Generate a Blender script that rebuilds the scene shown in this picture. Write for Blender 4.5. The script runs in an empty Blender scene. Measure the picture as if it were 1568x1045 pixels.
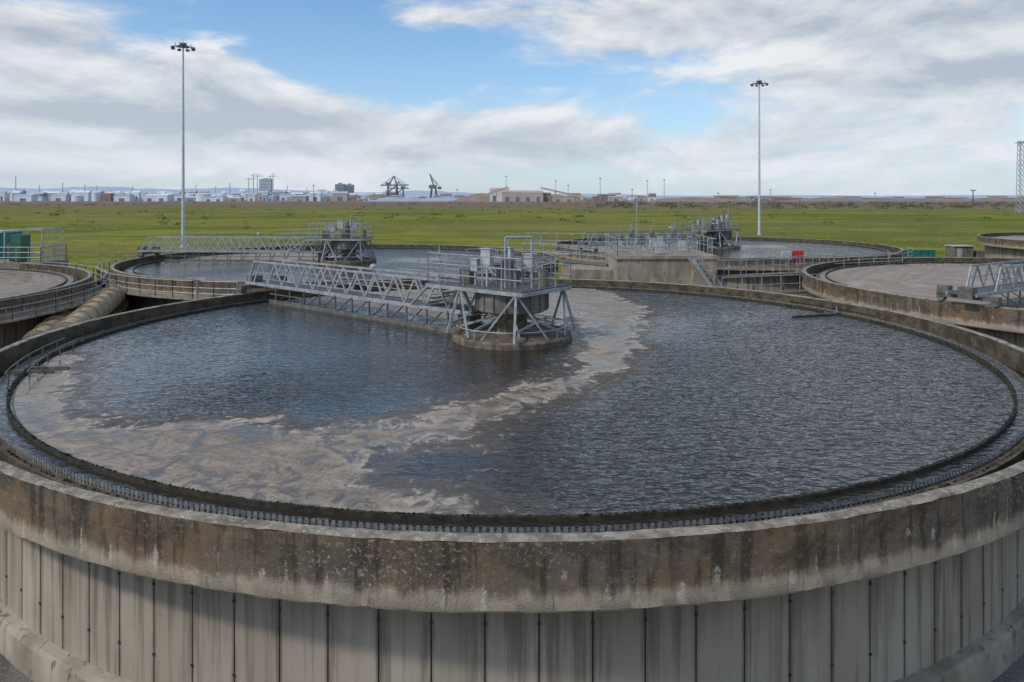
import bpy, bmesh, math, random
import numpy as np
from mathutils import Vector, Matrix, noise as mnoise
random.seed(7)
scene=bpy.context.scene
CAMH=8.7; F=1124.0
WZ=3.61      # water level
# ------------------------------------------------------------------ node helpers
class NT:
    def __init__(s,nt): s.nt=nt; s.N=nt.nodes; s.L=nt.links
    def set(s,sock,v):
        if isinstance(v,bpy.types.NodeSocket): s.L.new(v,sock)
        elif v is not None:
            if isinstance(v,(tuple,list)) and sock.type=='RGBA' and len(v)==3: v=(*v,1)
            sock.default_value=v
    def math(s,op,a,b=None,c=None,clamp=False):
        n=s.N.new('ShaderNodeMath'); n.operation=op; n.use_clamp=clamp
        s.set(n.inputs[0],a)
        if b is not None: s.set(n.inputs[1],b)
        if c is not None: s.set(n.inputs[2],c)
        return n.outputs[0]
    def mix(s,f,a,b,mode='MIX'):
        n=s.N.new('ShaderNodeMix'); n.data_type='RGBA'; n.blend_type=mode
        s.set(n.inputs['Factor'],f); s.set(n.inputs[6],a); s.set(n.inputs[7],b)
        return n.outputs[2]
    def ramp(s,v,a,b,lo=0.0,hi=1.0,smooth=True):
        n=s.N.new('ShaderNodeMapRange'); n.interpolation_type='SMOOTHSTEP' if smooth else 'LINEAR'
        s.set(n.inputs[0],v); s.set(n.inputs[1],a); s.set(n.inputs[2],b); s.set(n.inputs[3],lo); s.set(n.inputs[4],hi)
        return n.outputs[0]
    def scale(s,v,sc,off=(0,0,0)):
        n=s.N.new('ShaderNodeMapping'); s.set(n.inputs['Vector'],v); n.inputs['Scale'].default_value=sc; n.inputs['Location'].default_value=off
        return n.outputs[0]
    def noise(s,v,scale=1,detail=4,rough=.5,dist=0):
        n=s.N.new('ShaderNodeTexNoise'); s.set(n.inputs['Vector'],v)
        n.inputs['Scale'].default_value=scale; n.inputs['Detail'].default_value=detail
        n.inputs['Roughness'].default_value=rough; n.inputs['Distortion'].default_value=dist
        return n.outputs[0]
    def coord(s,which='Object'):
        return s.N.new('ShaderNodeTexCoord').outputs[which]
    def sep(s,v):
        n=s.N.new('ShaderNodeSeparateXYZ'); s.set(n.inputs[0],v); return n.outputs
    def bump(s,h,strength=.3,dist=.02):
        n=s.N.new('ShaderNodeBump'); s.set(n.inputs['Height'],h); n.inputs['Strength'].default_value=strength; n.inputs['Distance'].default_value=dist
        return n.outputs[0]
def newmat(name):
    m=bpy.data.materials.new(name); m.use_nodes=True
    t=NT(m.node_tree); b=m.node_tree.nodes['Principled BSDF']
    return m,t,b
def mottled(name,c1,c2,scale=2,rough=.8,metal=0,bump=.2,c3=None,stretch=(1,1,1),bd=.01,thr=(.35,.65)):
    m,t,b=newmat(name)
    co=t.scale(t.coord(),stretch)
    n=t.noise(co,scale,4,.6)
    col=t.mix(t.ramp(n,*thr),c1,c2)
    if c3 is not None:
        n2=t.noise(co,scale*4.3,3,.65)
        col=t.mix(t.ramp(n2,.56,.68),col,c3)
    t.set(b.inputs['Base Color'],col); b.inputs['Roughness'].default_value=rough; b.inputs['Metallic'].default_value=metal
    if bump: t.set(b.inputs['Normal'],t.bump(t.noise(co,scale*12,3,.6),bump,bd))
    return m
# ------------------------------------------------------------------ mesh builder
class MB:
    def __init__(s): s.v=[]; s.f=[]; s.m=[]; s.mi=0
    def quadbox(s,c):
        o=len(s.v); s.v+= [tuple(p) for p in c]
        for f in ((0,3,2,1),(4,5,6,7),(0,1,5,4),(1,2,6,5),(2,3,7,6),(3,0,4,7)):
            s.f.append(tuple(o+i for i in f)); s.m.append(s.mi)
    def box(s,c,size,rz=0):
        x,y,z=size[0]/2,size[1]/2,size[2]/2; ca,sa=math.cos(rz),math.sin(rz)
        P=[(-x,-y,-z),(x,-y,-z),(x,y,-z),(-x,y,-z),(-x,-y,z),(x,-y,z),(x,y,z),(-x,y,z)]
        s.quadbox([(c[0]+p[0]*ca-p[1]*sa,c[1]+p[0]*sa+p[1]*ca,c[2]+p[2]) for p in P])
    def beam(s,p,q,w,h):
        p=Vector(p);q=Vector(q);d=(q-p).normalized()
        up=Vector((0,0,1)) if abs(d.z)<.98 else Vector((1,0,0))
        a=d.cross(up).normalized(); u=a.cross(d).normalized(); a*=w/2; u*=h/2
        s.quadbox([p-a-u,p+a-u,q+a-u,q-a-u,p-a+u,p+a+u,q+a+u,q-a+u])
    def tube(s,p,q,r,n=6,r2=None,cap=True):
        p=Vector(p);q=Vector(q);d=(q-p).normalized(); r2=r if r2 is None else r2
        up=Vector((0,0,1)) if abs(d.z)<.98 else Vector((1,0,0))
        a=d.cross(up).normalized(); u=a.cross(d).normalized(); o=len(s.v)
        for i in range(n):
            t=2*math.pi*i/n; s.v.append(tuple(p+a*r*math.cos(t)+u*r*math.sin(t)))
        for i in range(n):
            t=2*math.pi*i/n; s.v.append(tuple(q+a*r2*math.cos(t)+u*r2*math.sin(t)))
        for i in range(n):
            j=(i+1)%n; s.f.append((o+i,o+j,o+n+j,o+n+i)); s.m.append(s.mi)
        if cap:
            s.f.append(tuple(o+i for i in range(n-1,-1,-1))); s.m.append(s.mi)
            s.f.append(tuple(o+n+i for i in range(n))); s.m.append(s.mi)
    def lathe(s,prof,n=32,c=(0,0)):
        o=len(s.v); k=len(prof)
        for i in range(n):
            t=2*math.pi*i/n
            for r,z in prof: s.v.append((c[0]+r*math.cos(t),c[1]+r*math.sin(t),z))
        for i in range(n):
            j=(i+1)%n
            for a in range(k-1):
                s.f.append((o+i*k+a,o+j*k+a,o+j*k+a+1,o+i*k+a+1)); s.m.append(s.mi)
    def rail(s,pts,h=1.1,sp=1.5,r=.024,rails=(1.0,.5),closed=False):
        pts=[Vector(p) for p in pts]
        if closed: pts.append(pts[0])
        for p,q in zip(pts,pts[1:]):
            L=(q-p).length; n=max(1,round(L/sp))
            for i in range(n+1):
                b=p.lerp(q,i/n); s.tube(b,b+Vector((0,0,h)),r,5)
            for k in rails:
                s.tube(p+Vector((0,0,h*k)),q+Vector((0,0,h*k)),r,5)
    def tri(s,a,b,c):
        o=len(s.v); s.v+=[tuple(a),tuple(b),tuple(c)]; s.f.append((o,o+1,o+2)); s.m.append(s.mi)
    def build(s,name,mats,parent=None,smooth=False):
        me=bpy.data.meshes.new(name); me.from_pydata(s.v,[],s.f)
        if not isinstance(mats,(list,tuple)): mats=[mats]
        for m in mats: me.materials.append(m)
        me.polygons.foreach_set('material_index',s.m)
        if smooth: me.polygons.foreach_set('use_smooth',[True]*len(s.f))
        me.update()
        ob=bpy.data.objects.new(name,me); scene.collection.objects.link(ob)
        if parent: ob.parent=parent
        return ob
def empty(name,loc=(0,0,0),rz=0):
    e=bpy.data.objects.new(name,None); scene.collection.objects.link(e); e.location=loc; e.rotation_euler=(0,0,rz); e.empty_display_size=.2
    return e
def lathe_obj(name,prof,n,mat,parent,jit=0,smooth=True,sc=1.0):
    """surface of revolution with metric UVs; jit gives uneven, chipped edges"""
    vs=[];fs=[];k=len(prof)
    for i in range(n+1):
        t=2*math.pi*i/n; ct,st=math.cos(t),math.sin(t)
        for a,(r,z) in enumerate(prof):
            if jit and i<n:
                p=Vector((ct*r*1.3,st*r*1.3,a*3.1)); 
                r2=r+jit*mnoise.noise(p*2.2)*.8+jit*.5*mnoise.noise(p*9); z2=z+jit*.6*mnoise.noise(p*1.1+Vector((9,2,3)))+jit*.45*mnoise.noise(p*8+Vector((3,3,3)))
            else: r2,z2=r,z
            if i==n: vs.append(vs[a])
            else: vs.append((ct*r2,st*r2,z2))
    for i in range(n):
        for a in range(k-1):
            fs.append((i*k+a,i*k+a+1,(i+1)*k+a+1,(i+1)*k+a))
    me=bpy.data.meshes.new(name); me.from_pydata(vs,[],fs)
    l=me.uv_layers.new(name='UVMap')
    R=prof[0][0]
    data=[]
    for i in range(n):
        u0=2*math.pi*i/n*R; u1=2*math.pi*(i+1)/n*R
        for a in range(k-1):
            z0,z1=prof[a][1],prof[a+1][1]
            data+=[u0,z0,u0,z1,u1,z1,u1,z0]
    l.data.foreach_set('uv',data)
    me.materials.append(mat)
    if smooth: me.polygons.foreach_set('use_smooth',[True]*len(fs))
    me.update()
    ob=bpy.data.objects.new(name,me); scene.collection.objects.link(ob); ob.parent=parent
    if smooth:
        try: me.set_sharp_from_angle(angle=math.radians(35))
        except Exception: pass
    return ob
# ------------------------------------------------------------------ materials
def mat_launder():
    m,t,b=newmat('weathered_concrete_launder')
    uv=t.coord('UV'); s=t.sep(uv); u,v=s[0],s[1]
    tt=t.math('DIVIDE',t.math('SUBTRACT',v,2.96),1.01)
    wob=t.math('MULTIPLY',t.math('SUBTRACT',t.noise(t.scale(uv,(1.6,.3,1)),1,5,.65),.5),.7)
    tw=t.math('ADD',tt,wob)
    big=t.noise(t.scale(uv,(.3,.8,1)),1,3,.6)
    base=t.mix(t.ramp(big,.38,.62),(.195,.130,.078),(.155,.125,.094))
    rust=t.noise(t.scale(uv,(1.3,2.5,1),(4,1,0)),1,4,.65)
    base=t.mix(t.math('MULTIPLY',t.ramp(rust,.46,.70),.5),base,(.215,.12,.06))
    gr=t.noise(t.scale(uv,(.9,1.4,1),(2,8,0)),1,6,.7)
    base=t.mix(t.math('MULTIPLY',t.math('MULTIPLY',t.ramp(gr,.44,.60),t.ramp(tt,.2,.6)),.72),base,(.060,.048,.036))
    col=t.mix(t.math('MULTIPLY',t.ramp(tw,.36,.18),.9),base,(.40,.32,.235))
    # vertical dark runs, two widths
    st=t.noise(t.scale(uv,(4.5,.35,1)),1,4,.6)
    g=t.math('MULTIPLY',t.ramp(st,.50,.62),t.ramp(tt,.05,.4))
    col=t.mix(t.math('MULTIPLY',g,.8),col,(.054,.042,.031))
    st2=t.noise(t.scale(uv,(13,.6,1),(1,5,0)),1,4,.7)
    col=t.mix(t.math('MULTIPLY',t.ramp(st2,.55,.68),.5),col,(.07,.055,.04))
    f=t.noise(uv,9,6,.7)
    col=t.mix(t.math('MULTIPLY',t.ramp(f,.52,.66),.4),col,(.31,.26,.20))
    f2=t.noise(uv,15,5,.72); msk=t.noise(t.scale(uv,(.22,.9,1),(7,3,0)),1,3,.5)
    col=t.mix(t.math('MULTIPLY',t.math('MULTIPLY',t.ramp(f2,.56,.62),t.ramp(msk,.46,.62)),.8),col,(.46,.43,.36))
    # efflorescence tears
    uc=t.math('ADD',t.math('DIVIDE',u,.55),t.math('MULTIPLY',t.noise(t.scale(uv,(.7,0,0)),1,2,.5),1.6))
    cell=t.math('FLOOR',uc); fr=t.math('SUBTRACT',t.math('FRACT',uc),.5)
    wn=t.N.new('ShaderNodeTexWhiteNoise'); wn.noise_dimensions='1D'; t.set(wn.inputs['W'],cell); rnd=wn.outputs['Value']
    wn2=t.N.new('ShaderNodeTexWhiteNoise'); wn2.noise_dimensions='1D'; t.set(wn2.inputs['W'],t.math('ADD',cell,57.3)); rnd2=wn2.outputs['Value']
    wn3=t.N.new('ShaderNodeTexWhiteNoise'); wn3.noise_dimensions='1D'; t.set(wn3.inputs['W'],t.math('ADD',cell,131.7)); rnd3=wn3.outputs['Value']
    top=t.math('ADD',.34,t.math('MULTIPLY',rnd,.36)); ln=t.math('ADD',.10,t.math('MULTIPLY',t.math('POWER',rnd2,1.5),.38))
    fx=t.math('ADD',t.math('ADD',fr,t.math('MULTIPLY',t.math('SUBTRACT',rnd,.5),.4)),t.math('MULTIPLY',t.math('SUBTRACT',t.noise(t.scale(uv,(1,.7,1)),8,6,.8),.5),.42))
    q=t.math('DIVIDE',t.math('SUBTRACT',top,tt),ln)
    wd=t.math('ADD',.018,t.math('MULTIPLY',q,t.math('MULTIPLY',rnd3,.11)))
    inside=t.math('MULTIPLY',t.ramp(t.math('SUBTRACT',wd,t.math('ABSOLUTE',fx)),-.03,.03),t.math('MULTIPLY',t.ramp(q,0,.25),t.ramp(q,1.25,.6)))
    inside=t.math('MULTIPLY',inside,t.math('GREATER_THAN',rnd2,.12))
    inside=t.math('MULTIPLY',inside,t.ramp(t.noise(uv,17,6,.8),.40,.54))
    col=t.mix(t.math('MULTIPLY',inside,t.math('ADD',.45,t.math('MULTIPLY',rnd3,.4))),col,(.55,.48,.385))
    t.set(b.inputs['Base Color'],col); b.inputs['Roughness'].default_value=.92; b.inputs['Specular IOR Level'].default_value=.2
    t.set(b.inputs['Normal'],t.bump(t.math('ADD',t.noise(uv,30,4,.7),t.noise(uv,5,4,.6)),.6,.03))
    return m
def mat_wall():
    m,t,b=newmat('precast_concrete_panels')
    uv=t.coord('UV'); s=t.sep(uv); u,v=s[0],s[1]
    big=t.noise(t.scale(uv,(.5,.35,1)),1,5,.6)
    col=t.mix(t.ramp(big,.3,.7),(.33,.265,.198),(.45,.375,.29))
    cell=t.math('FLOOR',t.math('DIVIDE',u,2*math.pi*15.6/122))
    wn=t.N.new('ShaderNodeTexWhiteNoise'); wn.noise_dimensions='1D'; t.set(wn.inputs['W'],cell)
    col=t.mix(t.math('MULTIPLY',wn.outputs['Value'],.32),col,(.27,.215,.165))
    st=t.noise(t.scale(uv,(6,.22,1)),1,4,.6)
    col=t.mix(t.math('MULTIPLY',t.ramp(st,.48,.66),.6),col,(.16,.122,.088))
    fr=t.math('ABSOLUTE',t.math('SUBTRACT',t.math('FRACT',t.math('DIVIDE',u,2*math.pi*15.6/122)),.5))
    jn=t.math('ADD',fr,t.math('MULTIPLY',t.math('SUBTRACT',t.noise(t.scale(uv,(1,.5,1)),3,4,.6),.5),.14))
    col=t.mix(t.math('MULTIPLY',t.ramp(jn,.41,.5),.62),col,(.11,.085,.06))
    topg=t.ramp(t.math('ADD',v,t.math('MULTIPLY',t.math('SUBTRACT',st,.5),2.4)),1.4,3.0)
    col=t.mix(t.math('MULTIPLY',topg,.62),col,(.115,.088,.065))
    f=t.noise(uv,30,5,.7)
    col=t.mix(t.math('MULTIPLY',t.ramp(f,.5,.7),.2),col,(.5,.44,.36))
    t.set(b.inputs['Base Color'],col); b.inputs['Roughness'].default_value=.88; b.inputs['Specular IOR Level'].default_value=.25
    t.set(b.inputs['Normal'],t.bump(t.noise(uv,25,4,.7),.3,.01))
    return m
def mat_water(name,waves=1.0):
    m,t,b=newmat(name)
    N=t.N
    co=t.coord('Object'); uv=t.coord('UV')
    at=N.new('ShaderNodeAttribute'); at.attribute_name='foam'; sd=at.outputs['Fac']
    n1=t.noise(co,.5,5,.62,1.6); n2=t.noise(co,3.0,5,.68,1.2)
    e=t.math('ADD',sd,t.math('ADD',t.math('MULTIPLY',t.math('SUBTRACT',n1,.5),3.2),t.math('MULTIPLY',t.math('SUBTRACT',n2,.5),1.3)))
    mask=t.ramp(e,-.05,.22)
    veil=t.ramp(e,-1.2,.3)
    sw=t.noise(t.scale(uv,(.16,.9,1)),1.0,5,.62,2.2)
    sw2=t.noise(co,.85,7,.70,2.2)
    holes=t.math('MULTIPLY',t.ramp(sw2,.485,.565),t.ramp(e,2.9,.7))
    mask=t.math('MULTIPLY',mask,t.math('SUBTRACT',1,t.math('MULTIPLY',holes,.88)))
    thin=t.ramp(t.noise(co,.33,4,.6,1.0),.52,.68)
    mask=t.math('MULTIPLY',mask,t.math('SUBTRACT',1,t.math('MULTIPLY',thin,.5)))
    clump=t.math('MULTIPLY',t.ramp(n2,.58,.66),t.math('MULTIPLY',t.ramp(e,-1.3,0),.7))
    mask=t.math('MAXIMUM',mask,clump)
    fc=t.mix(t.ramp(sw,.38,.60),(.20,.150,.105),(.36,.29,.22))
    fc=t.mix(t.math('MULTIPLY',t.ramp(sw2,.42,.47),.6),fc,(.245,.185,.13))
    edge=t.math('MULTIPLY',t.ramp(e,1.1,.1),t.ramp(n2,.44,.56))
    fc=t.mix(t.math('MULTIPLY',edge,.85),fc,(.52,.44,.35))
    fc=t.mix(t.math('MULTIPLY',t.ramp(t.noise(co,11,5,.8),.48,.6),.35),fc,(.50,.43,.345))
    fo=N.new('ShaderNodeBsdfPrincipled'); t.set(fo.inputs['Base Color'],fc); fo.inputs['Roughness'].default_value=.5
    fo.inputs['IOR'].default_value=1.3; fo.inputs['Specular IOR Level'].default_value=.3
    t.set(fo.inputs['Normal'],t.bump(t.math('ADD',t.noise(co,18,3,.7),t.math('ADD',t.math('MULTIPLY',mask,.6),n2)),.5,.035))
    wc=t.mix(veil,(.032,.028,.023),(.11,.084,.06))
    t.set(b.inputs['Base Color'],wc); b.inputs['Roughness'].default_value=.05; b.inputs['IOR'].default_value=1.47
    # wind ripples
    rot=N.new('ShaderNodeMapping'); t.set(rot.inputs['Vector'],co); rot.inputs['Rotation'].default_value=(0,0,math.radians(14)); rot.inputs['Scale'].default_value=(1.0,2.0,1)
    r1=t.noise(rot.outputs[0],2.9,1,.5,.7); r2=t.noise(rot.outputs[0],7.0,1,.5,.3); r3=t.noise(rot.outputs[0],.9,1,.5,.3)
    h=t.math('ADD',t.math('ADD',r1,t.math('MULTIPLY',r2,.26)),t.math('MULTIPLY',r3,.7))
    patch=t.ramp(t.noise(co,.11,2,.5),.36,.60,.35,1.0)
    calm=t.ramp(e,-.6,.3,1,.2)
    h=t.math('MULTIPLY',h,t.math('MULTIPLY',patch,calm))
    t.set(b.inputs['Normal'],t.bump(h,.8*waves,.085))
    mx=N.new('ShaderNodeMixShader'); t.set(mx.inputs[0],mask)
    t.L.new(b.outputs[0],mx.inputs[1]); t.L.new(fo.outputs[0],mx.inputs[2])
    t.L.new(mx.outputs[0],N['Material Output'].inputs['Surface'])
    return m
M_launder=mat_launder(); M_wall=mat_wall(); M_water=mat_water('settled_water'); 
M_rim=mottled('rim_lichen_concrete',(.16,.13,.095),(.34,.29,.225),3,.9,0,.5,c3=(.45,.41,.33))
M_moss=mottled('mossy_concrete',(.05,.039,.024),(.14,.102,.062),2.2,.9,0,.5,c3=(.045,.05,.018))
M_joint=mottled('joint_sealant',(.05,.04,.03),(.09,.072,.055),3,.9)
M_conc=mottled('concrete_stained',(.24,.19,.135),(.38,.32,.24),1.2,.88,0,.3,c3=(.16,.12,.08),stretch=(1,1,.45))
M_concd=mottled('concrete_dark',(.10,.085,.065),(.2,.175,.14),1.5,.9,0,.3)
M_galv=mottled('galvanised_steel',(.28,.285,.28),(.43,.435,.43),3,.55,.2,.1,c3=(.22,.185,.145))
M_galvd=mottled('weathered_steel',(.10,.095,.09),(.19,.18,.165),3,.6,.2,.1,c3=(.14,.09,.055))
M_grate=mottled('deck_grating',(.09,.09,.088),(.16,.155,.15),8,.7,.3,.2)
M_rust=mottled('rusty_mud',(.10,.07,.045),(.22,.17,.12),4,.85,0,.4,c3=(.05,.045,.03))
M_drum=mottled('painted_steel_drum',(.12,.108,.098),(.21,.19,.165),2,.6,.1,.1,c3=(.16,.11,.07))
M_white=mottled('cabinet_light_grey',(.36,.37,.36),(.50,.50,.48),3,.5,0,.05,c3=(.28,.25,.2))
M_plate=mottled('weir_plate',(.20,.20,.19),(.36,.36,.34),6,.5,.2,.1,c3=(.09,.075,.045))
M_board=mottled('scum_board',(.018,.016,.010),(.06,.05,.03),5,.85,0,.3,c3=(.04,.048,.016))
M_dwater=mottled('channel_water',(.010,.009,.007),(.016,.014,.011),2,.15,0,.3)
M_green=mottled('dark_green_paint',(.02,.10,.06),(.03,.14,.085),2,.5,0,.05)
M_teal=mottled('turquoise_paint',(.02,.14,.14),(.03,.20,.19),2,.5,0,.05)
M_red=mottled('red_paint',(.5,.03,.025),(.4,.03,.03),2,.5,0,.05)
M_pipe=mottled('pipe_coating',(.33,.235,.14),(.46,.36,.235),2,.8,0,.3,c3=(.20,.14,.09))
M_glass=mottled('dark_glazing',(.02,.022,.026),(.03,.033,.04),1,.15,0,0)
# ------------------------------------------------------------------ tanks
def U(px,py,z=WZ):
    d=F*(CAMH-z)/(py-302.0); return ((px-784)/F*d,d)
foam_a=[(60,555),(100,540),(118,560),(112,590),(105,640),(150,645),(250,655),(330,645),(430,643),(520,655),(600,645),(660,630),(705,615),(750,600),(800,590),(850,577),(880,560),(895,535),(885,510),(878,490),(850,470),(820,440),(880,436),(950,452),(990,475),(985,500),(975,530),(960,560),(930,575),(890,600),(830,620),(770,640),(755,660),(725,675),(650,682),(580,695),(560,715),(570,732),(620,747),(690,760),(740,775),(775,800),(600,815),(400,805),(200,760),(60,700),(-30,640),(-20,590),(20,560)]
foam_b=[(450,464),(700,506),(780,520),(870,500),(890,470),(870,436),(600,434),(440,444)]
def sdf(poly,X,Y):
    P=np.array(poly); n=len(P); d=np.full(X.shape,1e9); ins=np.zeros(X.shape,bool)
    for i in range(n):
        a=P[i]; b_=P[(i+1)%n]; e=b_-a; wx=X-a[0]; wy=Y-a[1]
        t=np.clip((wx*e[0]+wy*e[1])/(e@e),0,1)
        d=np.minimum(d,np.hypot(wx-t*e[0],wy-t*e[1]))
        c=((a[1]>Y)!=(b_[1]>Y))&(X<(b_[0]-a[0])*(Y-a[1])/(b_[1]-a[1]+1e-12)+a[0]); ins^=c
    return np.where(ins,d,-d)
def water(parent,foamfn,nr=40,nt=180,R=15.39,mat=None):
    cx,cy=parent.location[0],parent.location[1]
    vs=[(0,0,WZ)];fs=[];uv=[(0,0)]
    for i in range(1,nr+1):
        r=R*i/nr
        for j in range(nt):
            a=2*math.pi*j/nt; vs.append((r*math.cos(a),r*math.sin(a),WZ)); uv.append((a*12,r))
    for j in range(nt): fs.append((0,1+j,1+(j+1)%nt))
    for i in range(nr-1):
        o=1+i*nt
        for j in range(nt):
            k=(j+1)%nt; fs.append((o+j,o+nt+j,o+nt+k,o+k))
    me=bpy.data.meshes.new('water'); me.from_pydata(vs,[],fs)
    V=np.array(vs); at=me.attributes.new('foam','FLOAT','POINT')
    val=foamfn(V[:,0]+cx,V[:,1]+cy).astype(np.float32); at.data.foreach_set('value',val)
    l=me.uv_layers.new(name='UVMap')
    li=np.zeros(len(me.loops),dtype=np.int32); me.loops.foreach_get('vertex_index',li)
    l.data.foreach_set('uv',np.array(uv,dtype=np.float32)[li].ravel())
    me.materials.append(mat or M_water)
    ob=bpy.data.objects.new('water',me); scene.collection.objects.link(ob); ob.parent=parent
def build_tank(cx,cy,foamfn,main=False,rails=None):
    root=empty('settling_tank',(cx,cy,0))
    n=900 if main else 240; j=.022 if main else .01
    lathe_obj('launder_channel',[(15.40,2.9),(15.40,3.57),(15.58,3.57),(15.58,3.12),(16.15,3.12),(16.15,3.945)],n,M_moss,root,j*.6)
    lathe_obj('rim_top',[(16.15,3.945),(16.175,3.97),(16.36,3.97),(16.39,3.945)],n,M_rim,root,j)
    lathe_obj('launder_face',[(16.39,3.945),(16.392,3.8),(16.392,3.5),(16.392,3.24),(16.40,3.2),(16.40,3.0),(16.37,2.96),(15.55,2.96)],n,M_launder,root,j)
    lathe_obj('launder_water',[(15.57,3.3),(16.16,3.3)],n//4,M_dwater,root,0)
    NP=122; mb_v=[];mb_f=[];mi=[];uvs=[]
    zs=[2.98,2.2,1.4,.6]; R=15.6; g=.011/R
    cols=[]
    for p in range(NP):
        a0=2*math.pi*p/NP;a1=2*math.pi*(p+1)/NP
        cols+=[(a0+g*.3,R-.03,1),(a0+g,R,0),((a0+a1)/2,R,0),(a1-g,R,1),(a1-g*.3,R-.03,1)]
    for a,r,_ in cols:
        for z in zs: mb_v.append((r*math.cos(a),r*math.sin(a),z))
    K=len(zs);NC=len(cols)
    for i in range(NC):
        k=(i+1)%NC; mflag=1 if (i%5) in (0,3,4) else 0
        u0=cols[i][0]*R;u1=cols[k][0]*R if k else 2*math.pi*R
        for q in range(K-1):
            mb_f.append((i*K+q,i*K+q+1,k*K+q+1,k*K+q)); mi.append(mflag); uvs+=[u0,zs[q],u0,zs[q+1],u1,zs[q+1],u1,zs[q]]
    me=bpy.data.meshes.new('panel_wall'); me.from_pydata(mb_v,[],mb_f); me.materials.append(M_wall); me.materials.append(M_joint)
    me.polygons.foreach_set('material_index',mi); l=me.uv_layers.new(name='UVMap'); l.data.foreach_set('uv',uvs); me.update()
    ob=bpy.data.objects.new('panel_wall',me); scene.collection.objects.link(ob); ob.parent=root
    lathe_obj('footing_ring',[(15.58,.62),(15.78,.58),(15.83,.52),(15.86,-.05)],n//3,M_conc,root,j)
    lathe_obj('scum_baffle',[(14.97,3.45),(14.97,3.70),(15.03,3.70),(15.03,3.45)],n,M_board,root,j*.7)
    NT_=860 if main else 240
    mb=MB()
    for i in range(NT_):
        a0=2*math.pi*i/NT_; w=2*math.pi/NT_; r=15.385
        P=lambda a,z:(r*math.cos(a),r*math.sin(a),z)
        o=len(mb.v); mb.v+=[P(a0,3.5),P(a0,3.70),P(a0+w*.5,3.70),P(a0+w*.5,3.5),P(a0+w*.62,3.57),P(a0+w*.88,3.57),P(a0+w,3.70),P(a0+w,3.5)]
        mb.f+=[(o,o+1,o+2,o+3),(o+3,o+2,o+4),(o+3,o+4,o+5,o+7),(o+7,o+5,o+6)]; mb.m+=[0]*4
    mb.build('notched_weir_plate',M_plate,root)
    if main:
        mb=MB()
        for p in range(NP):
            a=2*math.pi*p/NP; c,s=math.cos(a),math.sin(a)
            for z in (2.36,1.2): mb.tube((15.56*c,15.56*s,z),(15.62*c,15.62*s,z),.026,8)
        mb.build('tie_bolts',M_board,root)
        mb=MB(); rq=random.Random(11)
        for i in range(3600):
            a=rq.uniform(0,2*math.pi); r=rq.choice((15.0,15.0,15.5)); c,s=math.cos(a),math.sin(a); z=3.70 if r<15.2 else 3.58
            for q in range(3):
                d=lambda k:rq.uniform(-k,k)
                mb.tri((r*c+d(.03),r*s+d(.03),z-.02),(r*c+d(.04),r*s+d(.04),z),(r*c+d(.03),r*s+d(.03),z+rq.uniform(.01,.035)))
        mb.build('moss_tufts',M_board,root)
    water(root,foamfn,120 if main else 30,420 if main else 120)
    if rails:
        mb=MB(); a0,a1=rails; k=int((a1-a0)*17.2/1.4)
        pts=[(17.15*math.cos(a0+(a1-a0)*i/k),17.15*math.sin(a0+(a1-a0)*i/k),3.0) for i in range(k+1)]
        mb.rail(pts,1.0,2,.028,(1,.62,.3)); mb.build('walkway_handrail',M_galv,root)
        mb=MB()
        for i in range(k):
            p,q=pts[i],pts[i+1]; f=16.78/17.15
            mb.beam((p[0]*f,p[1]*f,2.97),(q[0]*f,q[1]*f,2.97),.8,.1)
        mb.build('walkway_slab',M_conc,root)
    return root
pa=[U(*p) for p in foam_a]; pb=[U(*p) for p in foam_b]
def foam_main(X,Y):
    s=np.maximum(sdf(pa,X,Y),sdf(pb,X,Y)); r=np.hypot(X,Y-26.5)
    s=np.clip(s,-3,3); return np.where(r>15.0,-3,s)
C2=(-12.8,57.5); C3=(20.6,73.4); C4=(34,41.4); C5=(-40,37); C6=(72,83)
build_tank(0,26.5,foam_main,main=True)
def foam2(X,Y): return np.clip(sdf([(-26,56),(-13,56.8),(-14,64),(-20,68),(-27,64)],X,Y)-.3,-3,3)
build_tank(*C2,foam2,rails=(math.radians(150),math.radians(262)))
build_tank(*C3,lambda X,Y:np.full(X.shape,-2.9),rails=(math.radians(275),math.radians(345)))
build_tank(*C4,lambda X,Y:np.full(X.shape,2.6)-np.clip((Y-52)*.6,0,3),rails=None)
build_tank(*C5,lambda X,Y:np.full(X.shape,3.0),rails=(math.radians(-95),math.radians(70)))
build_tank(*C6,lambda X,Y:np.full(X.shape,1.5))
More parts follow.
